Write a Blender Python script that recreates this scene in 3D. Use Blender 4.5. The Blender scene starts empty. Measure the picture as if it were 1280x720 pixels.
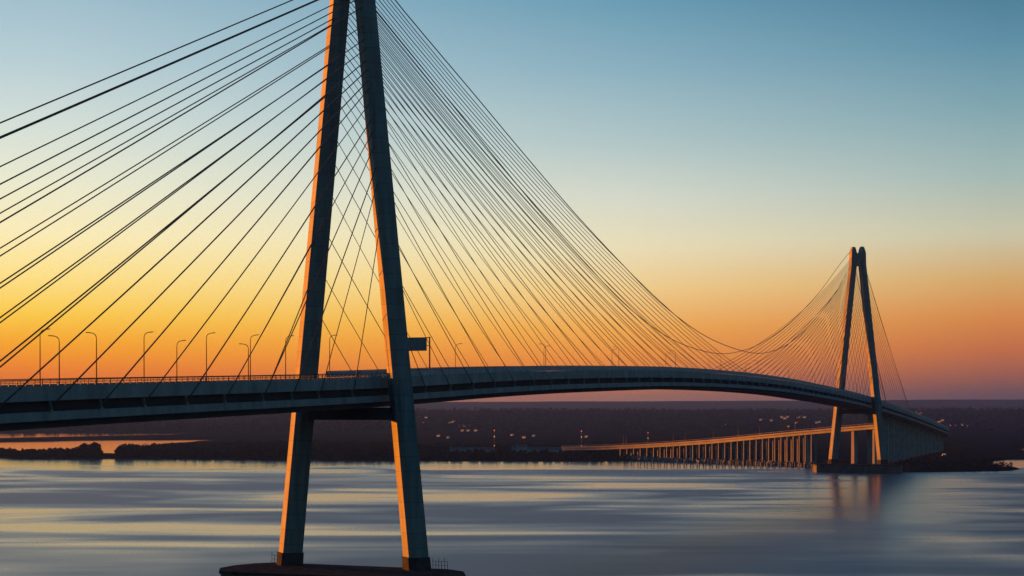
import bpy, bmesh, math, random
from mathutils import Vector, noise
random.seed(7)
sc = bpy.context.scene
COL = sc.collection

# ------------------------------------------------------------------ calibration
F, CX, HY, CAMZ = 2000.0, 640.0, 511.0, 51.0      # focal in photo pixels, horizon row, camera height
T1 = Vector((-44.8, 448.0)); T2 = Vector((278.6, 1290.0))
SPAN = (T2 - T1).length
AX = (T2 - T1).normalized(); LT = Vector((AX.y, -AX.x))     # along the bridge, to its right hand side

# ------------------------------------------------------------------ small helpers
def lerp_table(tab, x, smooth=True):
    if x <= tab[0][0]: 
        (a, b), (c, d) = tab[0], tab[1]; return b + (d-b)/(c-a)*(x-a)
    if x >= tab[-1][0]:
        (a, b), (c, d) = tab[-2], tab[-1]; return d + (d-b)/(c-a)*(x-c)
    n = len(tab)
    for i in range(n-1):
        if tab[i][0] <= x <= tab[i+1][0]:
            x0, y0 = tab[i]; x1, y1 = tab[i+1]
            h = x1-x0; u = (x-x0)/h
            if not smooth: return y0+(y1-y0)*u
            def slope(k):
                if k == 0: return (tab[1][1]-tab[0][1])/(tab[1][0]-tab[0][0])
                if k == n-1: return (tab[-1][1]-tab[-2][1])/(tab[-1][0]-tab[-2][0])
                return (tab[k+1][1]-tab[k-1][1])/(tab[k+1][0]-tab[k-1][0])
            m0, m1 = slope(i)*h, slope(i+1)*h
            return ((2*u**3-3*u**2+1)*y0 + (u**3-2*u**2+u)*m0 + (-2*u**3+3*u**2)*y1 + (u**3-u**2)*m1)

# centre line of the bridge: straight to CURVE_S, then bending left and coming down to the land
CURVE_S, CURVE_R = 1480.0, 700.0
def centre(s):
    if s <= CURVE_S: return T1 + AX*s, AX, LT
    a = (s-CURVE_S)/CURVE_R
    p = T1 + AX*CURVE_S + AX*(CURVE_R*math.sin(a)) - LT*(CURVE_R*(1-math.cos(a)))
    d = AX*math.cos(a) - LT*math.sin(a)
    return p, d, Vector((d.y, -d.x))
DECK = [(t*SPAN, z+CAMZ) for t, z in [(-.6, -9.5), (-.36, -1.5), (-.166, 4.4), (0, 8.7), (.105, 12.2), (.195, 14.5), (.34, 17.1), (.48, 17.8), (.62, 16.9), (.73, 14.9), (.86, 12.0), (1, 7.8), (1.2, .0), (1.39, -8.5), (1.725, -25), (2.1, -41)]]
def deck_z(s): return lerp_table(DECK, s)
def P(s, u, z):
    c, d, l = centre(s)
    q = c + l*u
    return Vector((q.x, q.y, z))

class MB:
    def __init__(self): self.v = []; self.f = []
    def add(self, vs, fs):
        o = len(self.v); self.v += [tuple(v) for v in vs]; self.f += [tuple(i+o for i in f) for f in fs]
        return self
    def prism(self, base, top):          # two loops of the same length
        n = len(base)
        fs = [tuple(range(n))[::-1], tuple(range(n, 2*n))] + [(i, (i+1) % n, n+(i+1) % n, n+i) for i in range(n)]
        return self.add(list(base)+list(top), fs)
    def obox(self, c, ex, ey, ez):       # centre and three half vectors
        c = Vector(c); vs = []
        for z in (-1, 1):
            for x, y in ((-1, -1), (1, -1), (1, 1), (-1, 1)): vs.append(c+ex*x+ey*y+ez*z)
        return self.prism(vs[:4], vs[4:])
    def tube(self, pts, r, n=6, r2=None):
        pts = [Vector(p) for p in pts]; m = len(pts); vs = []
        for i, p in enumerate(pts):
            d = (pts[min(i+1, m-1)]-pts[max(i-1, 0)]).normalized()
            a = d.cross(Vector((0, 0, 1)))
            if a.length < 1e-3: a = Vector((1, 0, 0))
            a.normalize(); b = d.cross(a)
            rr = r if r2 is None else r+(r2-r)*i/(m-1)
            for k in range(n):
                w = 2*math.pi*k/n; vs.append(p+a*math.cos(w)*rr+b*math.sin(w)*rr)
        fs = [(i*n+k, i*n+(k+1) % n, (i+1)*n+(k+1) % n, (i+1)*n+k) for i in range(m-1) for k in range(n)]
        fs += [tuple(range(n))[::-1], tuple(range((m-1)*n, m*n))]
        return self.add(vs, fs)
    def build(self, name, mat, parent=None, loc=None, smooth=False):
        me = bpy.data.meshes.new(name); 
        off = Vector(loc) if loc is not None else Vector((0, 0, 0))
        me.from_pydata([tuple(Vector(v)-off) for v in self.v] if loc is not None else self.v, [], self.f)
        bm = bmesh.new(); bm.from_mesh(me)
        if len(self.f) < 60000: bmesh.ops.recalc_face_normals(bm, faces=bm.faces)
        bm.to_mesh(me); bm.free()
        if smooth: me.shade_smooth()
        me.materials.append(mat)
        o = bpy.data.objects.new(name, me); COL.objects.link(o); o.location = off
        if parent: o.parent = parent; o.matrix_parent_inverse = parent.matrix_world.inverted() if False else o.matrix_parent_inverse
        return o

def tag(o, label=None, cat=None, group=None, kind=None):
    if label: o['label'] = label
    if cat: o['category'] = cat
    if group: o['group'] = group
    if kind: o['kind'] = kind
    return o
def empty(name, loc=(0, 0, 0), rz=0):
    o = bpy.data.objects.new(name, None); COL.objects.link(o); o.location = loc; o.rotation_euler[2] = rz
    o.empty_display_size = 1
    return o
def copy_tree(o, parent=None):
    c = o.copy(); COL.objects.link(c); c.parent = parent
    for ch in list(o.children): copy_tree(ch, c)
    return c

# ------------------------------------------------------------------ materials
def mat(name, c1, c2=None, scale=.3, rough=.85, bump=0., metal=0., stretch=(1, 1, 1), detail=6, spec=.3):
    m = bpy.data.materials.new(name); m.use_nodes = True
    nt = m.node_tree; b = nt.nodes['Principled BSDF']
    b.inputs['Roughness'].default_value = rough; b.inputs['Metallic'].default_value = metal
    b.inputs['Specular IOR Level'].default_value = spec
    if c2 is None: c2 = tuple(x*.7 for x in c1)
    tc = nt.nodes.new('ShaderNodeTexCoord'); mp = nt.nodes.new('ShaderNodeMapping'); mp.inputs['Scale'].default_value = stretch
    nt.links.new(tc.outputs['Object'], mp.inputs['Vector'])
    n = nt.nodes.new('ShaderNodeTexNoise'); n.inputs['Scale'].default_value = scale; n.inputs['Detail'].default_value = detail
    n.inputs['Roughness'].default_value = .6
    nt.links.new(mp.outputs[0], n.inputs['Vector'])
    r = nt.nodes.new('ShaderNodeValToRGB'); r.color_ramp.elements[0].position = .35; r.color_ramp.elements[1].position = .65
    r.color_ramp.elements[0].color = (*c1, 1); r.color_ramp.elements[1].color = (*c2, 1)
    nt.links.new(n.outputs['Fac'], r.inputs['Fac']); nt.links.new(r.outputs[0], b.inputs['Base Color'])
    if bump:
        bp = nt.nodes.new('ShaderNodeBump'); bp.inputs['Strength'].default_value = bump
        nt.links.new(n.outputs['Fac'], bp.inputs['Height']); nt.links.new(bp.outputs[0], b.inputs['Normal'])
    return m
def emit(name, col, s):
    m = bpy.data.materials.new(name); m.use_nodes = True; b = m.node_tree.nodes['Principled BSDF']
    b.inputs['Base Color'].default_value = (*col, 1); b.inputs['Emission Color'].default_value = (*col, 1)
    b.inputs['Emission Strength'].default_value = s
    return m

def tower_concrete():
    """cast concrete: lift joints every 4 m, form panel seams, rain streaks"""
    m = mat('tower_concrete', (.46, .43, .39), (.29, .275, .25), .55, .8, .2, stretch=(1, 1, .07))
    nt = m.node_tree; b = nt.nodes['Principled BSDF']
    ramp = [n for n in nt.nodes if n.type == 'VALTORGB'][0]
    tc = [n for n in nt.nodes if n.type == 'TEX_COORD'][0]
    sp = nt.nodes.new('ShaderNodeSeparateXYZ'); nt.links.new(tc.outputs['Object'], sp.inputs[0])
    def M(op, a, bb=None):
        n = nt.nodes.new('ShaderNodeMath'); n.operation = op
        for i, x in enumerate((a, bb)):
            if x is None: continue
            if isinstance(x, (int, float)): n.inputs[i].default_value = x
            else: nt.links.new(x, n.inputs[i])
        return n.outputs[0]
    fr = M('FRACT', M('MULTIPLY', sp.outputs['Z'], 1/4.2))
    seam = M('LESS_THAN', fr, .035)
    mx = nt.nodes.new('ShaderNodeMix'); mx.data_type = 'RGBA'; mx.blend_type = 'MULTIPLY'
    nt.links.new(M('MULTIPLY', seam, .6), mx.inputs['Factor']); nt.links.new(ramp.outputs[0], mx.inputs['A'])
    mx.inputs['B'].default_value = (.35, .35, .35, 1)
    # patchy lift-to-lift tone
    wn = nt.nodes.new('ShaderNodeTexWhiteNoise'); wn.noise_dimensions = '1D'
    nt.links.new(M('FLOOR', M('MULTIPLY', sp.outputs['Z'], 1/4.2)), wn.inputs['W'])
    mx2 = nt.nodes.new('ShaderNodeMix'); mx2.data_type = 'RGBA'; mx2.blend_type = 'MULTIPLY'
    nt.links.new(M('MULTIPLY', wn.outputs['Value'], .28), mx2.inputs['Factor'])
    nt.links.new(mx.outputs['Result'], mx2.inputs['A']); mx2.inputs['B'].default_value = (.5, .5, .5, 1)
    nt.links.new(mx2.outputs['Result'], b.inputs['Base Color'])
    return m
M_TOWER = tower_concrete()
M_DECK = mat('deck_concrete', (.5, .47, .42), (.32, .31, .29), .25, .85, .2, stretch=(1, 1, .35))
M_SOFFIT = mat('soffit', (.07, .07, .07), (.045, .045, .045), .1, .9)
M_STEEL = mat('dark_steel', (.09, .09, .09), (.05, .05, .05), .5, .55, metal=.3)
M_BARR = mat('barrier_panel', (.6, .61, .61), (.45, .45, .46), .35, .7)
M_CABLE = mat('cable_sheath', (.10, .095, .09), (.07, .065, .06), .2, .5)
M_ASPH = mat('asphalt', (.05, .05, .05), (.035, .035, .035), .6, .9)
M_GALV = mat('galvanised', (.11, .11, .11), (.08, .08, .08), 1., .6, metal=.3)
M_SIGN = mat('sign_back', (.5, .5, .5), (.4, .4, .4), .5, .6)
M_BRACK = mat('bracket_paint', (.42, .42, .4), (.3, .3, .28), .5, .6)
M_PIER = mat('pier_concrete', (.50, .47, .42), (.32, .3, .27), .25, .85, .3)
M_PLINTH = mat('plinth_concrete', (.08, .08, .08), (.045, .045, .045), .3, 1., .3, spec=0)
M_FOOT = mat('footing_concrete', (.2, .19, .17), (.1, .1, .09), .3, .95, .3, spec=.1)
M_TREST = mat('trestle_concrete', (.55, .53, .5), (.42, .40, .37), .1, .85)
M_CAP = mat('pile_cap', (.55, .5, .44), (.3, .28, .25), .35, .85)
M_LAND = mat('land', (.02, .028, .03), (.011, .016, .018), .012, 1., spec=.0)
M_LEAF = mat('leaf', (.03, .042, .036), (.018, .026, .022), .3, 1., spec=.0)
M_BARK = mat('bark', (.08, .06, .045), None, .8, 1.)
M_WALLS = mat('house_wall', (.22, .2, .19), None, .2, .9)
M_SHED = mat('shed_wall', (.6, .6, .58), (.4, .4, .4), .05, .8)
M_ROOF = mat('house_roof', (.12, .1, .09), None, .3, .9)
M_LIT = emit('lit_window', (1., .36, .12), .6)
M_LITW = emit('lit_window_white', (1., .6, .3), .32)
M_RED = emit('red_beacon', (1., .2, .08), .35)

# ------------------------------------------------------------------ river
def make_water():
    m = bpy.data.materials.new('river_water'); m.use_nodes = True; nt = m.node_tree; b = nt.nodes['Principled BSDF']
    b.inputs['Base Color'].default_value = (.03, .14, .20, 1); b.inputs['IOR'].default_value = 1.33
    b.inputs['Specular IOR Level'].default_value = .85
    tc = nt.nodes.new('ShaderNodeTexCoord')
    def noise_(sx, sy, det, seed=0., dist=0.):
        mp = nt.nodes.new('ShaderNodeMapping'); mp.inputs['Scale'].default_value = (sx, sy, 1); mp.inputs['Location'].default_value = (seed, seed*1.7, seed)
        mp.inputs['Rotation'].default_value = (0, 0, math.radians(-4))
        n = nt.nodes.new('ShaderNodeTexNoise'); n.inputs['Scale'].default_value = 1; n.inputs['Detail'].default_value = det
        n.inputs['Distortion'].default_value = dist
        nt.links.new(tc.outputs['Object'], mp.inputs[0]); nt.links.new(mp.outputs[0], n.inputs['Vector'])
        return n.outputs['Fac']
    def mr(x, a, bb, c, d):
        n = nt.nodes.new('ShaderNodeMapRange'); n.inputs[1].default_value = a; n.inputs[2].default_value = bb; n.inputs[3].default_value = c; n.inputs[4].default_value = d
        nt.links.new(x, n.inputs[0]); return n.outputs[0]
    def add(a, bb, op='ADD'):
        n = nt.nodes.new('ShaderNodeMath'); n.operation = op
        for i, x in enumerate((a, bb)):
            if isinstance(x, (int, float)): n.inputs[i].default_value = x
            else: nt.links.new(x, n.inputs[i])
        return n.outputs[0]
    streak = noise_(.0055, .0105, 2.4, 3.1, .7)
    streak2 = noise_(.009, .040, 3, 9.3, .3)
    s = add(add(streak, .8, 'MULTIPLY'), add(streak2, .2, 'MULTIPLY'))
    sep0 = nt.nodes.new('ShaderNodeSeparateXYZ'); nt.links.new(tc.outputs['Object'], sep0.inputs[0])
    lee = add(mr(sep0.outputs['X'], 40, -160, 0, 1), mr(sep0.outputs['Y'], 820, 560, 0, 1), 'MULTIPLY')     # lee of the near pier: smoother water
    s = add(s, add(lee, .10, 'MULTIPLY')); s = add(s, mr(sep0.outputs['X'], 20, 210, 0, -.085))
    sep = nt.nodes.new('ShaderNodeSeparateXYZ'); nt.links.new(tc.outputs['Object'], sep.inputs[0])
    rg = mr(s, .42, .62, WR0, WR1)
    # tongue of smoother water, put in to hold the bridge's dark reflection
    ax_, ay_, bx_, by_ = 300., 1270., 110., 560.
    L_ = math.hypot(bx_-ax_, by_-ay_); ux, uy = (bx_-ax_)/L_, (by_-ay_)/L_
    def lin2(a, bb, c): return add(add(add(sep0.outputs['X'], a, 'MULTIPLY'), add(sep0.outputs['Y'], bb, 'MULTIPLY')), c)
    al = lin2(ux, uy, -(ax_*ux+ay_*uy)); pe = lin2(-uy, ux, ax_*uy-ay_*ux)
    pe = add(add(pe, 0, 'ADD'), add(add(streak2, -.5), 160, 'MULTIPLY'))
    pe = add(pe, pe, 'MULTIPLY')
    tongue = add(mr(pe, 20*20, 85*85, 1, 0), add(mr(al, -40, 60, 0, 1), mr(al, L_*.55, L_+120, 1, 0), 'MULTIPLY'), 'MULTIPLY')
    gm = nt.nodes.new('ShaderNodeMix'); nt.links.new(tongue, gm.inputs[0]); nt.links.new(rg, gm.inputs[2]); gm.inputs[3].default_value = .21; rg = gm.outputs[0]
    calm = add(sep.outputs['Y'], add(streak, 260, 'MULTIPLY'))            # sheltered, smooth water close to the far bank
    k_ = mr(calm, 1440, 1560, 0, 1)
    mxr = nt.nodes.new('ShaderNodeMix'); nt.links.new(k_, mxr.inputs[0]); nt.links.new(rg, mxr.inputs[2]); nt.links.new(mr(sep.outputs['Y'], 1560, 1900, .13, .03), mxr.inputs[3])
    nt.links.new(mxr.outputs[0], b.inputs['Roughness'])
    ripple = noise_(.25, .9, 3, 1.)
    bp = nt.nodes.new('ShaderNodeBump'); bp.inputs['Strength'].default_value = .12; bp.inputs['Distance'].default_value = .12
    nt.links.new(ripple, bp.inputs['Height']); 
    nt.links.new(bp.outputs[0], b.inputs['Normal'])
    return m
WR0, WR1 = .46, .17
M_WATER = make_water()
w = MB(); XW, Y0, Y1 = 7000, -1500, 15500
w.add([(-XW, Y0, 0), (XW, Y0, 0), (XW, Y1, 0), (-XW, Y1, 0)], [(0, 1, 2, 3)])
tag(w.build('river_water', M_WATER), kind='structure')

# ------------------------------------------------------------------ land, one sheet of terrain whose low parts lie under the water
def row2d(y): return CAMZ*F/(y-HY)
def sm(a, b, x):
    t = max(0., min(1., (x-a)/(b-a))); return t*t*(3-2*t)
def fbm(x, y, oct=4):
    s = 0; a = 1; n = 0
    for i in range(oct):
        s += a*noise.noise(Vector((x, y, i*7.3))); n += a; x *= 2; y *= 2; a *= .5
    return s/n
FRONT = [(-400, 570.5), (0, 572), (20, 574.5), (140, 574.5), (400, 576.5), (700, 577.8), (800, 576.8), (1008, 581.5), (1060, 586), (1100, 589), (1125, 591.5), (1200, 590.5), (1262, 589.5), (1274, 587.5), (1290, 586), (1500, 586)]
def height(px, d):
    X = (px-CX)*d/F
    fr = row2d(lerp_table(FRONT, px, False)) + 22*fbm(X*.004, 3.)
    h = sm(0, 40, d-fr)*3.2 - 1.
    h += max(0, (d-fr))*0.0 + 1.2*fbm(X*.01, d*.01)*sm(20, 150, d-fr)
    # inlets on the left
    if px < 300:
        lo = row2d(lerp_table([(-400, 568), (0, 566), (126, 565), (128, 569), (146, 569), (150, 562), (200, 557), (288, 549.5)], px, False)) + 18*fbm(X*.01, 9)
        hi = row2d(lerp_table([(-400, 553), (0, 552), (100, 550), (288, 548.6)], px, False)) + 25*fbm(X*.006, 5)
        h = h - 5*min(sm(0, 40, d-lo), sm(0, 40, hi-d))
        lo = row2d(lerp_table([(-400, 550), (0, 549), (100, 547), (200, 545.2), (266, 543.2)], px, False)) + 40*fbm(X*.004, 15)
        hi = row2d(lerp_table([(-400, 541), (0, 541), (200, 541.2), (266, 542.6)], px, False)) + 40*fbm(X*.004, 25)
        h = h - 5*min(sm(0, 60, d-lo), sm(0, 60, hi-d))
    if px > 1225:      # backwater on the right
        lo = row2d(lerp_table([(1225, 578), (1245, 586), (1290, 587), (1600, 587)], px, False))
        hi = row2d(lerp_table([(1225, 578), (1260, 574), (1600, 572)], px, False))
        h = h - 5*min(sm(0, 30, d-lo+10*fbm(X*.02, 1)), sm(0, 30, hi-d))
        lo = row2d(lerp_table([(1265, 562), (1290, 566), (1600, 568)], px, False)); hi = row2d(lerp_table([(1265, 562), (1290, 558), (1600, 556)], px, False))
        h = h - 5*min(sm(0, 60, d-lo), sm(0, 60, hi-d))
    if 1060 < px < 1225: h += 0
    # hills
    mid = lerp_table([(-500, 8), (0, 10), (150, 16), (270, 22), (330, 38), (480, 40), (700, 44), (1000, 42), (1300, 46), (2000, 46)], px, False)
    h += sm(3300, 5600, d)*(mid + 7*fbm(X*.0012, d*.0012))*(1-.35*sm(6000, 7500, d))
    far = 98 + 10*fbm(X*.0005, 2) + 12*sm(0, 4000, X)
    h += sm(9000, 12500, d)*(far-20)
    return h
t = MB(); pxs = [x for x in range(-420, 1720, 6)]; NP = len(pxs)
ds = []; d = 1230.
while d < 13600: ds.append(d); d *= (1.006 if d < 4200 else 1.02)
for d in ds:
    for px in pxs: t.v.append(((px-CX)*d/F, d, height(px, d)))
for j in range(len(ds)-1):
    for i in range(NP-1):
        a = j*NP+i
        if max(t.v[a][2], t.v[a+1][2], t.v[a+NP][2], t.v[a+NP+1][2]) > -.8: t.f.append((a, a+1, a+NP+1, a+NP))
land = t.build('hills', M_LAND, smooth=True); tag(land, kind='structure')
def land_at(px, y):
    """first ground point met along the sight line of a photo pixel"""
    d = 1300.
    while d < 13000:
        z = CAMZ-(y-HY)*d/F
        if height(px, d) >= z and height(px, d) > .3: return Vector(((px-CX)*d/F, d, height(px, d)))
        d *= 1.004
    return Vector(((px-CX)*5500/F, 5500, height(px, 5500)))
def land_z(x, y): return height(x*F/y+CX, y)

# ------------------------------------------------------------------ the cable-stayed bridge
bridge = empty('cable_stayed_bridge', (T1.x, T1.y, 0))
tag(bridge, 'long cable-stayed bridge with two tall A-shaped concrete towers, crossing the river to the far shore', 'bridge')
BO = Vector((T1.x, T1.y, 0))
def bpart(mb, name, m, parent=None, label=None, origin=None, smooth=False):
    """a part of the bridge; parts keep their vertices relative to the part's own origin"""
    o = mb.build(name, m, None, loc=(origin if origin is not None else BO), smooth=smooth)
    par = parent or bridge
    o.parent = par; po = par.location if par is bridge else par['org'] if 'org' in par else par.location
    base = Vector(origin) if origin is not None else BO
    porg = ORG.get(par.name, BO)
    o.location = base - porg; ORG[o.name] = base
    if label: o['label'] = label
    return o
ORG = {bridge.name: BO}

ZB, ZI, ZT = 6.6, 167., 181.6                   # leg foot, where the legs meet, tower top
def leg_u(z):
    if z < ZI: return 19.9+(3.75-19.9)*(z-ZB)/(ZI-ZB)
    return 3.75+ (z-ZI)*(-.02)
def leg_loop(org, side, z, k=1.):
    g = 1.09-.20*(z-ZB)/(ZI-ZB)
    if z > ZI: g = .89
    g *= k
    sec = [(-3.6, .2), (-.75, -2.54), (1.0, -2.54), (3.6, .1), (.9, 2.7), (-.9, 2.7)]
    u0 = leg_u(z)*side
    return [Vector((org.x, org.y, z)) + Vector((*(LT*(u0+a*g)+AX*(b*g)), 0)) for a, b in sec]
def tower(org2, label):
    o = Vector((org2.x, org2.y, 0))
    root_mb = MB()
    # crossbeam closing the legs at the head is the body of the tower
    z0, z1 = ZI-1.0, ZT-5.2
    def rect(z, hu, hv): return [o+Vector((*(LT*a+AX*b), z)) for a, b in ((-hu, -hv), (hu, -hv), (hu, hv), (-hu, hv))]
    tw = empty('tower'); tw.parent = bridge; tw.location = o-BO; ORG[tw.name] = o; tw['label'] = label
    m = MB(); m.prism(rect(z0, 3.2, 2.0), rect(z1, 2.6, 1.9)); bpart(m, 'head_beam', M_TOWER, tw, origin=o)
    for side in (-1, 1):
        m = MB(); zs = [ZB+3.6]+[ZB+3.6+(ZI-ZB-3.6)*i/24 for i in range(1, 25)]+[ZT-5, ZT-2, ZT]
        loops = [leg_loop(o, side, z, {ZT: .5, ZT-2: .74}.get(z, 1.)) for z in zs]
        vs = [v for L in loops for v in L]; n = 6
        fs = [(i*n+k, i*n+(k+1) % n, (i+1)*n+(k+1) % n, (i+1)*n+k) for i in range(len(zs)-1) for k in range(n)]
        fs += [tuple(range(n))[::-1], tuple(range((len(zs)-1)*n, len(zs)*n))]
        m.add(vs, fs); bpart(m, 'leg', M_TOWER, tw, origin=o)
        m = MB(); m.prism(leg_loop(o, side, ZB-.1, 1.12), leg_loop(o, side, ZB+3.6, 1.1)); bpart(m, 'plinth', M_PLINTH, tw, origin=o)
        # anchor housing up at the tip
    # crossbeam under the deck
    s0 = (org2-T1).dot(AX); zd = deck_z(s0)
    m = MB(); zc = zd-10.2
    hu = leg_u(zc)-2.4
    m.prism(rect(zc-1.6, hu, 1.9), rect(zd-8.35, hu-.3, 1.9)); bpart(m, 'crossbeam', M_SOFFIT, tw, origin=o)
    return tw
def pier(org2):
    o = Vector((org2.x, org2.y, 0))
    pts = [(-27, 5.), (27, 5.), (33, 1), (36.5, -6), (36.5, -14), (31, -22), (-29, -22), (-33.5, -14), (-33.5, -6), (-31, 1)]
    m = MB()
    def loop(z, g): return [o+Vector((*(LT*(a*g)+AX*(b*g+ (0))), z)) for a, b in pts]
    m.prism(loop(-1.5, 1.), loop(ZB-.7, 1.))
    p = bpart(m, 'pier', M_FOOT, origin=o)
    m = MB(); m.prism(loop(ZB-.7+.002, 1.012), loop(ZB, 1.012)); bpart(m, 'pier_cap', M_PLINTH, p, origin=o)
    # handrails round the working stages beside the legs
    for u in (-25.5, 25.2):
        r = MB()
        for k in range(6):
            a = o+Vector((*(LT*(u-2.2+.88*k)+AX*3.9), ZB)); r.tube([a, a+Vector((0, 0, 3.2 if k % 2 == 0 else 2.3))], .07, 5)
        for h in (1.1, 2.2):
            r.tube([o+Vector((*(LT*(u-2.2)+AX*3.9), ZB+h)), o+Vector((*(LT*(u+2.2)+AX*3.9), ZB+h))], .05, 5)
        bpart(r, 'handrail', M_STEEL, p, origin=o)
    return p
tw1 = tower(T1, 'tall near tower, sunlit orange on its left edges'); tw2 = tower(T2, 'smaller looking far tower near the far shore')
pier(T1); pier(T2)

# deck
S0, S1 = -440., 1820.
def sweep(prof, s0, s1, step, name, m, label=None):
    mb = MB(); n = len(prof); k = int((s1-s0)/step)
    for i in range(k+1):
        s = s0+(s1-s0)*i/k; z = deck_z(s)
        for u, dz in prof: mb.v.append(tuple(P(s, u, z+dz)))
    for i in range(k):
        for j in range(n): mb.f.append((i*n+j, i*n+(j+1) % n, (i+1)*n+(j+1) % n, (i+1)*n+j))
    mb.f += [tuple(range(n)), tuple(range(k*n, (k+1)*n))]
    return bpart(mb, name, m, label=label)
HW = 10.3
for sg in (1, -1):
    sweep([(sg*HW, 0), (sg*HW, -2.9), (sg*(HW-.5), -2.9), (sg*(HW-.5), -.02)][::1], S0, S1, 12, 'edge_beam', M_DECK)
    sweep([(sg*(HW-.15), -5.0), (sg*(HW-.15), -6.7), (sg*(HW-1.6), -6.75), (sg*(HW-1.6), -5.0)], S0, S1, 12, 'girder', M_DECK)
sweep([(-(HW-.5), -1.0), (HW-.5, -1.0), (HW-.5, -1.6), (-(HW-.5), -1.6)], S0, S1, 12, 'roadway', M_ASPH)
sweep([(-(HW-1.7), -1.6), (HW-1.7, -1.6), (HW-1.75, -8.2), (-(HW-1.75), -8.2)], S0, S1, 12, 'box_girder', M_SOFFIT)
# lane lines
for u in (-3.2, 0, 3.2):
    sweep([(u-.08, -.996), (u+.08, -.996), (u+.08, -1.0), (u-.08, -1.0)], -300, 1000, 25, 'lane_line', M_BARR)
# railings: post and rail on the back span, solid wind barrier from the near tower on
def railing(u, s0, s1, name):
    mb = MB(); 
    n = int((s1-s0)/2.4)
    for i in range(n+1):
        s = s0+(s1-s0)*i/n; z = deck_z(s)
        mb.tube([P(s, u, z-.05), P(s, u, z+1.05)], .10, 4)
    pts = [P(s0+(s1-s0)*i/60, u, deck_z(s0+(s1-s0)*i/60)+1.08) for i in range(61)]
    mb.tube(pts, .09, 5)
    mb.tube([p-Vector((0, 0, .5)) for p in pts], .05, 4)
    return bpart(mb, name, M_STEEL)
SB = 4.
railing(HW-.2, S0+140, SB, 'railing'); railing(-HW+.2, S0+140, SB, 'railing')
for sg in (1, -1):
    sweep([(sg*(HW-.05), 0.12), (sg*(HW-.05), 1.75), (sg*(HW-.2), 1.75), (sg*(HW-.2), .12)], SB, S1-60, 12, 'wind_barrier', M_BARR)
for sg in (1, -1):
    mb = MB()
    for i in range(400):
        q = SB+.2+i*2.7; mb.tube([P(q, sg*(HW-.12), deck_z(q)-.05), P(q, sg*(HW-.12), deck_z(q)+1.86)], .09, 4)
    q1 = SB+.2+399*2.7
    mb.tube([P(SB+(q1-SB)*i/90, sg*(HW-.12), deck_z(SB+(q1-SB)*i/90)+1.86) for i in range(91)], .09, 5)
    bpart(mb, 'barrier_frame', M_STEEL)

# stay cables
HT = [(12, 20), (28, 30), (45, 40.4), (62, 51), (78, 61.4), (95, 70.4), (111, 76.8), (127, 82), (142, 87), (158, 91.4), (175, 95.5), (190, 99.5), (206, 103.5), (222, 107.5), (238, 111.5), (254, 115.5), (270, 119.5)]
def leg_anchor(s0, side, z):
    c = T1+AX*s0; q = c+LT*(side*leg_u(z)); return Vector((q.x, q.y, z))
def stay(s0, side, dist, zrel, dirn, r, sag):
    a = leg_anchor(s0, side, zrel+CAMZ); s = s0+dirn*dist
    b = P(s, side*(HW+.12), deck_z(s)-4.2)
    n = 14; pts = [a.lerp(b, i/n)-Vector((0, 0, 4*sag*(i/n)*(1-i/n))) for i in range(n+1)]
    return pts, r
SP_ = 18.4
stays = []
for (s0, far) in ((0., False), (SPAN, True)):
    for side in (-1, 1):
        for dirn in ((-1, 1) if not far else (1, -1)):
            main = (dirn > 0) != far
            n = 27 if main else 14
            for i in range(n):
                d = 28+SP_*i if (main or True) else 0
                if main:
                    # heights follow the back span near the leg and close up towards the head
                    hb = lerp_table(HT, d) if d < 127 else 82+(123.5-82)*((d-127)/(28+SP_*26-127))**.68
                    L = math.hypot(d, hb); sg = 12.*(d/501)**2.2 + .2
                else:
                    hb = lerp_table(HT, d); sg = .8*(d/260)
                if not far and not main: continue
                stays.append((far, main, side, d, stay(s0, side, d, hb, dirn, (.095 if not far else .11)+(.04*random.random()), sg)))
# back span of the near tower: (photo column where the stay passes the deck edge, height on the leg)
def s_col(px, u):
    q = (px-CX)/F; b = T1+LT*u
    return (q*b.y-b.x)/(AX.x-q*AX.y)
def line_stay(side, x0, y0, m_, r):
    # a straight cable seen over the image line through (x0, y0) with slope m_: from the leg down to the deck edge of its own plane
    z = 100.
    for _ in range(60):
        q = leg_anchor(0, side, z); qx = CX+F*q.x/q.y; yy = y0-m_*(qx-x0); z = .6*z+.4*(CAMZ+(HY-yy)*q.y/F)
    z = min(z, ZT-6)
    def err(t_):
        p = T1+AX*t_+LT*(side*HW); return abs((HY-F*(deck_z(t_)-CAMZ)/p.y)-(y0-m_*(CX+F*p.x/p.y-x0)))
    s = min((err(t_), t_) for t_ in [-6-.25*i for i in range(1450)])[1]
    a = leg_anchor(0, side, z); zt = deck_z(s); s2 = s*(a.z-(zt-4.))/(a.z-zt); b = P(s2, side*(HW+.12), zt-4.)
    return [a.lerp(b, i/8)-Vector((0, 0, 4*.25*(i/8)*(1-i/8))) for i in range(9)], r, s2
LF = [(341, 471, 2.52), (297, 471, 1.786), (251, 475, 1.526), (202, 475, 1.328), (150, 477, 1.176), (93, 478, 1.026), (30, 480, .9125),
      (0, 451, .812), (0, 396, .728), (0, 353, .662), (0, 309, .612), (0, 265, .565), (13, 240, .537), (0, 206.7, .483), (0, 152, .417)]
LN = [(446, 463, 6.3), (407, 468, 3.7), (375, 470, 2.75), (341, 471, 2.28), (297, 472, 1.82), (251, 475.5, 1.53), (202, 476, 1.335), (150, 478, 1.18), (93, 479, 1.03), (30, 481, .917),
      (0, 459, .838), (0, 403, .748), (0, 359, .680), (0, 319, .632), (0, 277, .592), (0, 229, .515), (0, 170.5, .431)]
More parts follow.
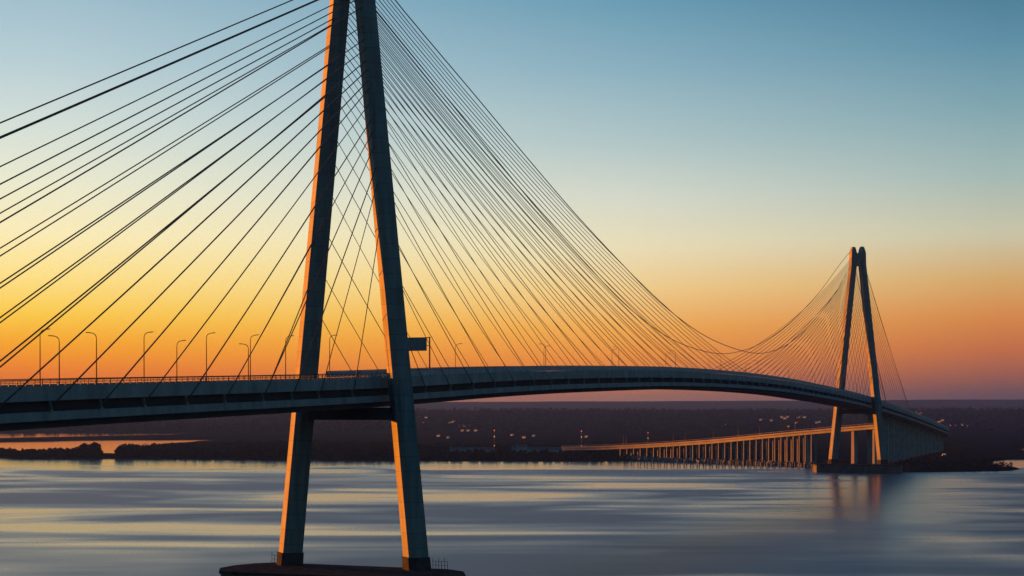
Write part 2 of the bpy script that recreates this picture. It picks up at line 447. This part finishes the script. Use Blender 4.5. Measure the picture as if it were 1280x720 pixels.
backs = [line_stay(-1, *l, .135+.04*random.random()) for l in LF] + [line_stay(1, *l, (.125+.04*random.random()) if l[1] != 170.5 else .26) for l in LN]
for pts, r, s2 in backs:
    m = MB(); m.tube(pts, r, 6); bpart(m, 'stay_cable', M_CABLE, smooth=True)
near_ends = [s2 for pts, r, s2 in backs[len(LF):]]
cnt = len(backs); rest = MB()
for far, main, side, d, (pts, r) in stays:
    if not far:
        m = MB(); m.tube(pts, r, 6); bpart(m, 'stay_cable', M_CABLE, smooth=True); cnt += 1
    else: rest.tube(pts, r, 5)
o = bpart(rest, 'stay_cables', M_CABLE, smooth=True); o['kind'] = 'stuff'
print('stays', cnt, len(stays))
# outer cable of each plane, hanging from tower head to tower head
MAIN = [(0, 125), (.03, 116.5), (.086, 102), (.14, 87.8), (.195, 74), (.255, 60.5), (.315, 48), (.391, 37.0), (.46, 32.0), (.534, 31.0), (.60, 35.5), (.657, 43), (.73, 56.5), (.84, 83), (.9475, 115), (1, 129)]
for side in (-1, 1):
    pts = []
    for i in range(73):
        tt = i/72; e = min(tt, 1-tt)/.45; e = min(1, e)
        c = T1+AX*(tt*SPAN)+LT*(side*(3.75+(HW-3.75)*e)); pts.append(Vector((c.x, c.y, lerp_table(MAIN, tt)+CAMZ)))
    m = MB(); m.tube(pts, .17, 6); bpart(m, 'main_cable', M_CABLE, smooth=True)
    for s0, dirn, rr in ((SPAN, 1, .2),):
        pts, _ = stay(s0, side, 262, 126 if dirn < 0 else 122, dirn, .2, 1.)
        m = MB(); m.tube(pts, rr, 6); bpart(m, 'back_cable', M_CABLE, smooth=True)
# anchorage brackets in the recess under the edge beam
for side in (1,):
    for s in [q for q in near_ends if q > -175]+[28+SP_*i for i in range(27)]+[SPAN-28-SP_*i for i in range(20)]:
        m = MB(); z = deck_z(s)-2.9
        m.obox(P(s, side*(HW-.35), z-1.05), Vector((*(AX*.12), .0)), Vector((*(LT*.3), 0)), Vector((*(AX*.35*(-1 if s < 0 else 1)), 1.0)))
        m.obox(P(s, side*(HW-.2), z-1.95), Vector((*(AX*.4), .0)), Vector((*(LT*.3), 0)), Vector((0, 0, .18)))
        bpart(m, 'anchor_bracket', M_BRACK)
# approach piers behind the far tower
s = SPAN+78
while s < S1-40:
    m = MB(); c, dd, ll = centre(s); z1 = deck_z(s)-8.2; gz = -1.2
    def rc(z, hu, hv): return [Vector((*(c+ll*a+dd*b), z)) for a, b in ((-hu, -hv), (hu, -hv), (hu, hv), (-hu, hv))]
    m.prism(rc(gz, 3.6, 1.3), rc(z1-2.2, 3.6, 1.2)); m.prism(rc(z1-2.2, 3.7, 1.35), rc(z1, 9.2, 1.5))
    bpart(m, 'approach_pier', M_PIER); s += 38

# ------------------------------------------------------------------ lamps on the deck
def make_lamp(h, arm, r=.12):
    root = empty('street_lamp')
    m = MB(); m.tube([(0, 0, 0), (0, 0, h-1.1)], r*1.25, 8, r*.8); m.build('pole', M_GALV, root)
    m = MB(); pts = [(0, 0, h-1.1), (.08, 0, h-.55), (.4, 0, h-.12), (arm*.6, 0, h+.12), (arm, 0, h+.22)]; m.tube(pts, r*.75, 6); m.build('arm', M_GALV, root)
    m = MB(); m.prism([(arm-.1, -.14, h+.12), (arm+.85, -.18, h+.18), (arm+.85, .18, h+.18), (arm-.1, .14, h+.12)], [(arm-.1, -.1, h+.3), (arm+.85, -.1, h+.36), (arm+.85, .1, h+.36), (arm-.1, .1, h+.3)])
    m.build('lamp_head', M_STEEL, root)
    m = MB(); m.obox((0, 0, .3), Vector((.28, 0, 0)), Vector((0, .28, 0)), Vector((0, 0, .3))); m.build('base', M_GALV, root)
    return root
def s_for_px(px, u):
    # axial position at which a lateral offset u appears over photo column px
    q = (px-CX)/F; b = T1+LT*u
    return (q*b.y-b.x)/(AX.x-q*AX.y)
LZ = math.atan2(LT.y, LT.x)
protos = {}
lamps = [(50, -1, 413, 'first street lamp from the left edge, tall with its arm to the right'),
         (74, 1, 421, 'short street lamp with its arm to the left, just right of the leftmost lamp'),
         (120.5, 1, 417, 'street lamp with its arm to the left, standing alone third from the left edge'),
         (180, -1, 416.5, 'tall street lamp with its arm to the right, fourth from the left edge'),
         (221, -1, 427, 'lowest street lamp with its arm to the right, fifth from the left edge'),
         (258, -1, 417.5, 'slim street lamp with its arm to the right, sixth from the left edge'),
         (310.5, 1, 431, 'street lamp in front of a slimmer one, next lamps left of the near tower'),
         (313, -1, 420, 'slim street lamp behind another, seen over its arm left of the near tower'),
         (357, -1, 421, 'street lamp close against the lit edge of the near tower left leg'),
         (412, -1, 420, 'street lamp between the two legs of the near tower')]
for (px, row, ytop, lab) in lamps:
    u = row*(HW-1.3); s = s_for_px(px, u); p = P(s, u, deck_z(s)-1.0)
    h = CAMZ+(HY-ytop)*p.y/F-p.z
    root = make_lamp(h, 1.6 if row < 0 else 1.6); root.location = p; root.rotation_euler[2] = LZ+(0 if row < 0 else math.pi)
    tag(root, lab, 'street lamp', 'street lamps along the bridge deck')
# lamps far out on the main span, seen through the stays
lp = make_lamp(10.5, 1.6, .1); first = True
n_ = 0
for k in range(9):
    for row in (-1, 1):
        s = 95+k*88+(0 if row < 0 else 40)
        if s > 840: continue
        r = lp if first else copy_tree(lp); first = False
        r.location = P(s, row*(HW-1.3), deck_z(s)-1.0); r.rotation_euler[2] = LZ+(0 if row < 0 else math.pi)
        tag(r, 'thin distant street lamp standing among the stay cables of the main span', 'street lamp', 'street lamps on the main span'); n_ += 1
# cantilever sign seen from behind
sg = empty('overhead_sign'); s = s_for_px(537, HW-.9); p = P(s, HW-.9, deck_z(s)-1.0); sg.location = p; sg.rotation_euler[2] = LZ
sc_ = p.y/F
hh = CAMZ+(HY-421)*sc_-p.z
MB().tube([(0, 0, 0), (0, 0, hh)], .24, 8).build('post', M_STEEL, sg)
MB().tube([(0, 0, hh-.25), (-7.2, 0, hh-.25)], .16, 6).tube([(0, 0, hh-2.6), (-7.2, 0, hh-2.6)], .12, 6).build('arm', M_STEEL, sg)
mb = MB(); mb.obox((-3.9, -.32, hh-2.2), Vector((3.1, 0, 0)), Vector((0, .06, 0)), Vector((0, 0, 1.95)))
pan = mb.build('sign_panel', M_SIGN, sg)
mb = MB()
for x in (-6.2, -4, -1.8): mb.obox((x, -.44, hh-2.2), Vector((.07, 0, 0)), Vector((0, .055, 0)), Vector((0, 0, 1.8)))
mb.build('stiffener', M_SIGN, pan)
tag(sg, 'dark overhead road sign seen from behind on a post right of the near tower', 'road sign')
# striped hazard marker at the start of the solid barrier
hz = empty('hazard_marker'); s = s_for_px(449, HW-.9); hz.location = P(s, HW-.9, deck_z(s)-1.0); hz.rotation_euler[2] = LZ
M_RW = bpy.data.materials.new('red_white'); M_RW.use_nodes = True; nt = M_RW.node_tree
tc = nt.nodes.new('ShaderNodeTexCoord'); wv = nt.nodes.new('ShaderNodeTexWave'); wv.inputs['Scale'].default_value = .8; wv.wave_type = 'BANDS'; wv.bands_direction = 'DIAGONAL'
rr = nt.nodes.new('ShaderNodeValToRGB'); rr.color_ramp.interpolation = 'CONSTANT'; rr.color_ramp.elements[0].color = (.5, .03, .02, 1); rr.color_ramp.elements[1].color = (.8, .8, .78, 1); rr.color_ramp.elements[1].position = .5
nt.links.new(tc.outputs['Object'], wv.inputs['Vector']); nt.links.new(wv.outputs['Fac'], rr.inputs[0]); nt.links.new(rr.outputs[0], nt.nodes['Principled BSDF'].inputs['Base Color'])
MB().tube([(0, 0, 0), (0, 0, 2.9)], .09, 6).build('post', M_STEEL, hz)
mb = MB(); mb.obox((0, -.14, 2.1), Vector((.55, 0, 0)), Vector((0, .04, 0)), Vector((0, 0, .95))); mb.build('striped_board', M_RW, hz)
tag(hz, 'red and white striped marker board where the solid barrier starts, between the tower legs', 'marker board')

# ------------------------------------------------------------------ low trestle viaduct behind
via = empty('trestle_viaduct')
tag(via, 'low orange-lit concrete viaduct on many slim piers, running behind the far tower', 'viaduct')
VD = [(600, 1700, 0, 559.5), (700, 1640, 0, 558.5), (780, 1590, 0, 556.5), (880, 1510, 0, 550.5), (960, 1445, 0, 543.0), (1035, 1392, 0, 536), (1100, 1350, 0, 530.5)]
def vd(px):
    d = lerp_table([(a, b) for a, b, _, _ in VD], px); y = lerp_table([(a, c) for a, _, _, c in VD], px)
    return Vector(((px-CX)*d/F, d, CAMZ-(y-HY)*d/F))
A, B = vd(560), vd(1112); 
N = 60; pts = [vd(706+(1098-706)*i/N) for i in range(N+1)]
vdir = (pts[-1]-pts[0]); vdir.z = 0; vdir.normalize(); vn = Vector((-vdir.y, vdir.x, 0))
if vn.y > 0: vn = -vn          # towards the camera
def vsweep(prof, name, m, parent=via):
    mb = MB(); n = len(prof)
    for p in pts:
        for a, dz in prof: mb.v.append(tuple(p+vn*a+Vector((0, 0, dz))))
    for i in range(N):
        for j in range(n): mb.f.append((i*n+j, i*n+(j+1) % n, (i+1)*n+(j+1) % n, (i+1)*n+j))
    mb.f += [tuple(range(n)), tuple(range(N*n, (N+1)*n))]
    return mb.build(name, m, parent)
vsweep([(5, 0), (5, -1.3), (-5, -1.3), (-5, 0)], 'deck_slab', M_TREST)
vsweep([(3.9, -1.3), (3.9, -3.6), (-3.9, -3.6), (-3.9, -1.3)], 'girder', M_TREST)
mb = MB(); 
for i in range(150):
    p = vd(706+(1097-706)*i/149)+vn*4.9; mb.tube([p, p+Vector((0, 0, 1.2))], .09, 4)
mb.tube([p+vn*4.9+Vector((0, 0, 1.25)) for p in pts], .12, 5); mb.build('railing', M_TREST, via)
px = 778.; caps = []
step = 8.4
while px < 1022:
    p = vd(px); z1 = p.z-3.6
    m = MB()
    for a in (-3., 3.):
        q = p+vn*a
        m.prism([Vector((q.x, q.y, -1.5))+vdir*x+vn*y for x, y in ((-.5, -.5), (.5, -.5), (.5, .5), (-.5, .5))], [Vector((q.x, q.y, z1))+vdir*x+vn*y for x, y in ((-.38, -.4), (.38, -.4), (.38, .4), (-.38, .4))])
    m.build('pier_column', M_TREST, via)
    m = MB(); m.obox((p.x, p.y, 1.2), vdir*1.5, vn*5.2, Vector((0, 0, 1.25)))
    m.obox((p.x, p.y, 3.0), vdir*.9, vn*4.4, Vector((0, 0, .55))); 
    for _k in range(9):
        q = p+vdir*random.uniform(-3.2, 3.2)+vn*random.uniform(1, 7.5); hq = random.uniform(1.6, 5.)
        m.tube([(q.x, q.y, -1.5), (q.x, q.y, hq)], random.uniform(.25, .5), 5)
    m.build('pile_cap', M_CAP, via)
    px += step; step = max(7.4, step-.03)
for px, w_ in ((1011, 1.1), (1068, 1.7), (1094, 1.2)):
    p = vd(px); m = MB(); m.prism([Vector((p.x, p.y, -1.5))+vdir*x+vn*y for x, y in ((-w_, -2.5), (w_, -2.5), (w_, 2.5), (-w_, 2.5))], [Vector((p.x, p.y, p.z-3.6))+vdir*x+vn*y for x, y in ((-w_*.8, -2.5), (w_*.8, -2.5), (w_*.8, 2.5), (-w_*.8, 2.5))])
    m.build('pier_wall', M_TREST, via)
# lamps along the viaduct
vl = None
for px in (776, 779.5, 838, 853, 888, 919, 946, 990, 1040):
    if vl is None: vl = make_lamp(9.5, 1.2, .16); r = vl
    else: r = copy_tree(vl)
    r.location = vd(px)-vn*4.2; r.rotation_euler[2] = math.atan2(vn.y, vn.x)
    tag(r, 'tiny pale street lamp on the far low viaduct', 'street lamp', 'street lamps on the low viaduct')

# ------------------------------------------------------------------ trees
def tree_mb(mb, x, y, z, h, w_, n, rnd, leaf=.75, low=.12):
    for _ in range(n):
        a = rnd.random()*6.283; k = rnd.random()**.5; q = rnd.random(); prof = math.sin(math.pi*min(1, .12+.88*q))**.6
        lob = 1+.3*math.sin(a*3+x)+.2*math.sin(q*9+y)
        cx = x+math.cos(a)*k*w_*.5*prof*lob; cy = y+math.sin(a)*k*w_*.5*prof*lob; cz = z+h*(low+(1-low)*q)
        s = leaf*(.5+rnd.random()); d1 = Vector((rnd.gauss(0, 1), rnd.gauss(0, 1), rnd.gauss(0, 1))).normalized(); d2 = d1.orthogonal().normalized()
        c = Vector((cx, cy, cz)); o = len(mb.v)
        mb.v += [tuple(c-d1*s), tuple(c+d2*s), tuple(c+d1*s*.9), tuple(c-d2*s*.9)]; mb.f.append((o, o+1, o+2, o+3))
rnd = random.Random(11)
forest = MB(); nt_ = 0
for _ in range(5200):
    px = rnd.uniform(-120, 1010)
    fr = row2d(lerp_table(FRONT, px, False)); 
    d = fr+30+rnd.random()**1.3*(520 if px > 260 else 170+px*1.2 if px > 150 else 150)
    if px > 560 and d > fr+60 and px < 1010: 
        if rnd.random() < .3: continue
        d += 60
    h0 = height(px, d)
    if h0 < 1.2: continue
    if 126 < px < 147 : continue
    X = (px-CX)*d/F
    hh_ = rnd.uniform(4, 9)*(1.15 if px < 130 and px > 60 else 1.)*(.55 if px > 520 else 1)
    if px < 90: hh_ *= .55
    elif px < 290: hh_ *= .75
    tree_mb(forest, X, d, h0-.4, hh_, hh_*rnd.uniform(.8, 1.2), 34, rnd, .95, .02); nt_ += 1
for _ in range(500):                      # right bank
    px = rnd.uniform(1125, 1272); fr = row2d(lerp_table(FRONT, px, False)); d = fr+14+rnd.random()*260
    h0 = height(px, d)
    if h0 < 1.2: continue
    X = (px-CX)*d/F
    if abs((Vector((X, d))-T1).dot(LT)) < 16: continue
    hh_ = rnd.uniform(1.5, 4.5); tree_mb(forest, X, d, h0-.3, hh_, hh_*1.3, 26, rnd, .7, .02)
for _ in range(2600):                     # woods on the slopes
    px = rnd.uniform(-60, 1330); d = 3450+rnd.random()**1.2*2300
    h0 = height(px, d)
    if h0 < 1.2: continue
    X = (px-CX)*d/F; hh_ = rnd.uniform(7, 13); tree_mb(forest, X, d, h0-.5, hh_, hh_*1.5, 20, rnd, 2.3, .02)
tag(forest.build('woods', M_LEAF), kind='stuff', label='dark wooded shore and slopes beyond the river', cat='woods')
def big_tree(px, d, h, w_, label):
    z = max(1., height(px, d)); x = (px-CX)*d/F; root = empty('riverside_tree', (x, d, z-.3))
    m = MB(); m.tube([(0, 0, 0), (.2, 0, h*.35), (0, .2, h*.75)], .35, 7, .12)
    for a in range(5): m.tube([(0.1, 0, h*(.3+.08*a)), (math.cos(a*1.9)*w_*.3, math.sin(a*1.9)*w_*.3, h*(.5+.08*a))], .14, 5, .05)
    m.build('trunk', M_BARK, root)
    m = MB(); r_ = random.Random(int(px)); tree_mb(m, 0, 0, 0, h, w_, 520, r_, .8, .1)
    for _ in range(4): tree_mb(m, r_.uniform(-.35, .35)*w_, r_.uniform(-.3, .3)*w_, h*r_.uniform(.1, .35), h*.6, w_*.55, 160, r_, .7, .0)
    m.build('crown', M_LEAF, root)
    tag(root, label, 'tree', 'large trees by the bright gap in the left bank')
big_tree(118, 1650, 14.5, 13, 'big dark round tree right before the bright gap, tallest on the left bank')
big_tree(105, 1665, 13, 13, 'dark tree just left of the tallest tree on the left bank')
big_tree(150, 1640, 11.5, 10, 'dark rounded tree directly right of the bright gap in the left bank')
big_tree(161, 1655, 11, 12, 'wide dark tree, second to the right of the bright gap in the bank')

# ------------------------------------------------------------------ far houses with lit windows
def make_house(lit):
    root = empty('house')
    m = MB(); m.obox((0, 0, 3), Vector((5.5, 0, 0)), Vector((0, 4, 0)), Vector((0, 0, 3))); m.build('wall', M_WALLS, root)
    m = MB(); a = [(-6, -4.5, 6), (6, -4.5, 6), (6, 4.5, 6), (-6, 4.5, 6), (-6, 0, 9), (6, 0, 9)]
    m.add(a, [(0, 1, 5, 4), (2, 3, 4, 5), (0, 4, 3), (1, 2, 5), (3, 2, 1, 0)]); m.build('roof', M_ROOF, root)
    for x, z in ((-3.2, 1.9), (0.6, 1.9), (-1.5, 4.4), (3.4, 4.4)):
        m = MB(); m.obox((x, -4.03, z), Vector((.85, 0, 0)), Vector((0, .05, 0)), Vector((0, 0, .8))); m.build('window', lit, root)
    return root
H1, H2 = make_house(M_LIT), make_house(M_LITW); used = [False, False]
spots = [(525.5, 523.5), (532.5, 523.5), (529.5, 529.4), (533.5, 529.6), (550, 527.8), (563, 529.8), (567, 528.6), (575, 533.8), (580, 534), (588, 534), (578, 539.5), (585, 539.5), (594.5, 539.5),
         (431, 518), (436, 516), (437, 521), (441, 517), (446, 518.5), (464, 516), (470, 516.5), (479, 517.5),
         (977, 523), (981, 524.5), (984, 522.5), (998, 523), (1002, 522), (1006, 523), (996, 530), (1017, 528.5), (1021, 529.5), (1025, 529), (985, 534.5),
         (1146, 516.5), (1149, 519), (1152, 517), (1170, 529), (1174, 528.6), (1178, 527), (612, 531), (640, 545), (655, 548), (667, 546), (733, 547), (905, 533), (951, 526), (964, 527), (548, 546), (560, 548), (1189, 533), (1193, 533.5), (1203, 532.5), (1208, 534.5), (1180, 570)]
zones = {4: 'tiny lit house low on the dark far shore above the left half of the viaduct', 0: 'small lit house among the lights on the slope right of the near tower', 1: 'small lit house on the slope seen between the near tower legs', 2: 'small lit house on the dark slope left of the far tower', 3: 'small lit house on the dark slope right of the far tower'}
for i, (px, y) in enumerate(spots):
    k = i % 3 == 2; src = H2 if k else H1
    r = src if not used[k] else copy_tree(src); used[k] = True
    p = land_at(px, y); r.location = p; z = 1 if px < 500 else 0 if px < 610 else 4 if px < 860 else 2 if px < 1100 else 3
    sz = p.y/4200; r.scale = (max(.42, min(.95, sz*.8)),)*3
    r.rotation_euler[2] = -math.atan2(p.x, p.y)+rnd.uniform(-.3, .3)
    tag(r, zones[z], 'house', ['houses right of the near tower', 'houses between the tower legs', 'houses left of the far tower', 'houses right of the far tower', 'houses above the viaduct'][z])
# red lit masts on the far shore
for px, y0, y1, lab in ((618, 557, 538, 'thin mast with red lights on the dark shore, right of the near tower'), (727, 556, 539, 'thin mast with red lights above the left end of the low viaduct'), (810, 552, 541, 'short mast with red lights rising behind the low viaduct')):
    d = 1800.; x = (px-CX)*d/F; z0 = max(1., height(px, d)); z1 = CAMZ-(y1-HY)*d/F
    root = empty('radio_mast', (x, d, z0)); hm = z1-z0
    m = MB()
    for a in range(3): m.tube([(math.cos(a*2.09)*.7, math.sin(a*2.09)*.7, -.5), (math.cos(a*2.09)*.25, math.sin(a*2.09)*.25, hm)], .12, 4)
    for k in range(int(hm/2)):
        m.tube([(.6, 0, k*2.), (-.4, .5, k*2.+1)], .07, 4)
    m.build('lattice', M_GALV, root)
    for f in (1., .72, .3):
        m = MB(); m.tube([(0, -.4, hm*f-.5), (0, -.4, hm*f+.5)], .45, 8); m.build('beacon', M_RED if f != .72 else M_LITW, root)
    tag(root, lab, 'mast', 'masts on the far shore')
# waterfront sheds
for px, d, wd, hg, lab in ((575, 1760, 11, 4.5, 'long low grey shed nearest the near tower on the far shore'), (600, 1790, 16, 4, 'wide low grey shed, second from the near tower on the shore'), (645, 1740, 4.5, 6.5, 'small pale shed beside the white gabled one on the shore'), (652, 1735, 5.5, 8, 'white gabled shed standing out on the dark far shore'), (675, 1770, 17, 4.5, 'long low shed right of the white gabled shed'), (697, 1765, 10, 4.5, 'low shed by the left end of the low viaduct')):
    x = (px-CX)*d/F; z = max(1., height(px, d)); root = empty('waterfront_shed', (x, d, z-.3), rnd.uniform(-.2, .2))
    m = MB(); m.obox((0, 0, hg/2), Vector((wd, 0, 0)), Vector((0, 5, 0)), Vector((0, 0, hg/2))); m.build('wall', M_SHED, root)
    m = MB(); W2 = wd+.5; m.add([(-W2, -5.6, hg), (W2, -5.6, hg), (W2, 5.6, hg), (-W2, 5.6, hg), (-W2, 0, hg+2.2), (W2, 0, hg+2.2)], [(0, 1, 5, 4), (2, 3, 4, 5), (0, 4, 3), (1, 2, 5), (3, 2, 1, 0)]); m.build('roof', M_GALV, root)
    m = MB(); m.obox((wd*.2, -5.04, 1.5), Vector((1.4, 0, 0)), Vector((0, .05, 0)), Vector((0, 0, 1.5))); m.build('door', M_STEEL, root)
    tag(root, lab, 'shed', 'sheds along the far shore')

# ------------------------------------------------------------------ haze
HAZE = True
if HAZE:
    m = bpy.data.materials.new('haze'); m.use_nodes = True; nt = m.node_tree
    nt.nodes.remove(nt.nodes['Principled BSDF']); v = nt.nodes.new('ShaderNodeVolumePrincipled')
    v.inputs['Color'].default_value = (.11, .25, 1., 1); v.inputs['Density'].default_value = 6.0e-5; v.inputs['Anisotropy'].default_value = 0.2
    nt.links.new(v.outputs[0], nt.nodes['Material Output'].inputs['Volume'])
    hb = MB(); X_, a_, b_ = 7300, -1700, 15700
    hb.prism([(-X_, a_, -2.8), (X_, a_, -2.8), (X_, b_, -2.8), (-X_, b_, -2.8)], [(-X_, a_, 192), (X_, a_, 192), (X_, b_, 192), (-X_, b_, 192)])
    tag(hb.build('haze', m), kind='stuff')

# ------------------------------------------------------------------ sky and light
SUN_AZ, SUN_EL = math.radians(-56), math.radians(2.2)       # azimuth from +Y towards +X
wd = bpy.data.worlds.new('World'); sc.world = wd; wd.use_nodes = True; nt = wd.node_tree
for n in list(nt.nodes): nt.nodes.remove(n)
out = nt.nodes.new('ShaderNodeOutputWorld')
sky = nt.nodes.new('ShaderNodeTexSky'); sky.sky_type = 'NISHITA'; sky.sun_disc = False; sky.sun_elevation = SUN_EL; sky.sun_rotation = SUN_AZ % (2*math.pi)
sky.dust_density = 2.; sky.air_density = 1.2; sky.ozone_density = 2.
bg1 = nt.nodes.new('ShaderNodeBackground'); bg1.inputs['Strength'].default_value = .082
tint = nt.nodes.new('ShaderNodeMix'); tint.data_type = 'RGBA'; tint.blend_type = 'MULTIPLY'; tint.inputs['Factor'].default_value = 1
tint.inputs['B'].default_value = (.2, .62, .95, 1); nt.links.new(sky.outputs[0], tint.inputs['A']); nt.links.new(tint.outputs['Result'], bg1.inputs[0])
tc = nt.nodes.new('ShaderNodeTexCoord'); sp = nt.nodes.new('ShaderNodeSeparateXYZ'); nt.links.new(tc.outputs['Generated'], sp.inputs[0])
def M(op, a, b=None, c=None, clamp=False):
    n = nt.nodes.new('ShaderNodeMath'); n.operation = op; n.use_clamp = clamp
    for i, x in enumerate((a, b, c)):
        if x is None: continue
        if isinstance(x, (int, float)): n.inputs[i].default_value = x
        else: nt.links.new(x, n.inputs[i])
    return n.outputs[0]
X, Y, Z = sp.outputs
hyp = M('SQRT', M('ADD', M('MULTIPLY', X, X), M('MULTIPLY', Y, Y)))
te = M('DIVIDE', Z, M('MAXIMUM', hyp, .001))                 # tan of elevation
az = M('MULTIPLY', M('ARCTAN2', X, Y), 180/math.pi)          # degrees, + to the right
def lin(c): return tuple(((x/255)/12.92 if x/255 <= .04045 else ((x/255+.055)/1.055)**2.4) for x in c)
TMAX = 1.2
def ramp(stops):
    r = nt.nodes.new('ShaderNodeValToRGB'); cr = r.color_ramp
    st = sorted((min(1, max(0, ((HY-y)/F)/TMAX)) if y is not None else 0, c) for y, c in stops)
    while len(cr.elements) < len(st): cr.elements.new(.5)
    for e, (p, c) in zip(cr.elements, st): e.position = p; e.color = (*lin(c), 1)
    nt.links.new(M('DIVIDE', te, TMAX, clamp=True), r.inputs[0]); return r.outputs[0]
UP = [(-160, .98), (-500, .82), (-1880, .45)]
def up(c): return [(y, tuple(x*k for x in c)) for y, k in UP]
RL = ramp([(511, (200, 110, 75)), (495, (232, 112, 38)), (468, (255, 132, 18)), (430, (255, 172, 36)), (395, (255, 206, 74)), (350, (254, 225, 138)), (300, (249, 234, 182)), (240, (232, 231, 204)), (170, (208, 219, 212)), (90, (178, 201, 208)), (0, (152, 183, 198))] + up((112, 160, 215)))
RM = ramp([(511, (150, 112, 112)), (495, (196, 124, 92)), (478, (218, 118, 60)), (450, (242, 146, 56)), (410, (244, 172, 80)), (360, (241, 205, 140)), (310, (232, 220, 182)), (250, (211, 214, 199)), (180, (174, 195, 196)), (90, (137, 173, 188)), (0, (102, 152, 175))] + up((78, 138, 198)))
RR = ramp([(511, (88, 72, 84)), (497, (112, 80, 82)), (470, (165, 96, 76)), (440, (200, 112, 66)), (400, (216, 138, 72)), (355, (212, 168, 105)), (300, (199, 195, 167)), (230, (160, 182, 178)), (150, (125, 162, 172)), (70, (92, 140, 162)), (0, (70, 118, 145))] + up((28, 92, 150)))
def mix(f, a, b):
    n = nt.nodes.new('ShaderNodeMix'); n.data_type = 'RGBA'
    nt.links.new(f, n.inputs['Factor']); nt.links.new(a, n.inputs['A']); nt.links.new(b, n.inputs['B']); return n.outputs['Result']
def mr(x, a, b, c=0., d=1., st='SMOOTHSTEP'):
    n = nt.nodes.new('ShaderNodeMapRange'); n.interpolation_type = st
    for i, q in enumerate((a, b, c, d)): n.inputs[i+1].default_value = q
    nt.links.new(x, n.inputs[0]); return n.outputs[0]
c = mix(mr(az, -16, 4, st='LINEAR'), RL, RM); c = mix(mr(az, 4, 17, st='LINEAR'), c, RR)
glow = M('ADD', 1., M('MULTIPLY', M('MULTIPLY', mr(az, -16, -50), mr(te, .5, .0)), .9))      # brighter round the place of the sun, left of the frame
gl = nt.nodes.new('ShaderNodeVectorMath'); gl.operation = 'SCALE'; nt.links.new(c, gl.inputs[0]); nt.links.new(glow, gl.inputs['Scale']); c = gl.outputs[0]
front = M('MULTIPLY', mr(az, -95, -40), mr(az, 90, 40))      # 1 ahead of the camera, 0 behind it
bg2 = nt.nodes.new('ShaderNodeBackground'); nt.links.new(c, bg2.inputs[0]); bg2.inputs['Strength'].default_value = .44
mxs = nt.nodes.new('ShaderNodeMixShader'); nt.links.new(front, mxs.inputs[0]); nt.links.new(bg1.outputs[0], mxs.inputs[1]); nt.links.new(bg2.outputs[0], mxs.inputs[2])
nt.links.new(mxs.outputs[0], out.inputs[0])

L = bpy.data.lights.new('sun', 'SUN'); L.energy = 5; L.angle = math.radians(.5); L.color = (1., .25, .0)
lo = bpy.data.objects.new('sun', L); COL.objects.link(lo)
sd = Vector((math.sin(SUN_AZ)*math.cos(SUN_EL), math.cos(SUN_AZ)*math.cos(SUN_EL), math.sin(SUN_EL)))
lo.rotation_euler = sd.to_track_quat('Z', 'Y').to_euler()

cam = bpy.data.cameras.new('camera'); co = bpy.data.objects.new('camera', cam); COL.objects.link(co)
co.location = (0, 0, CAMZ); co.rotation_euler = (math.pi/2, 0, 0)
cam.sensor_width = 36; cam.lens = F/1280*36; cam.shift_y = (HY-360)/1280; cam.clip_start = 1; cam.clip_end = 60000
sc.camera = co
sc.view_settings.view_transform = 'Standard'; sc.view_settings.look = 'None'; sc.view_settings.gamma = 1; sc.view_settings.exposure = 1.3
sc.cycles.volume_bounces = 0; sc.cycles.diffuse_bounces = 0
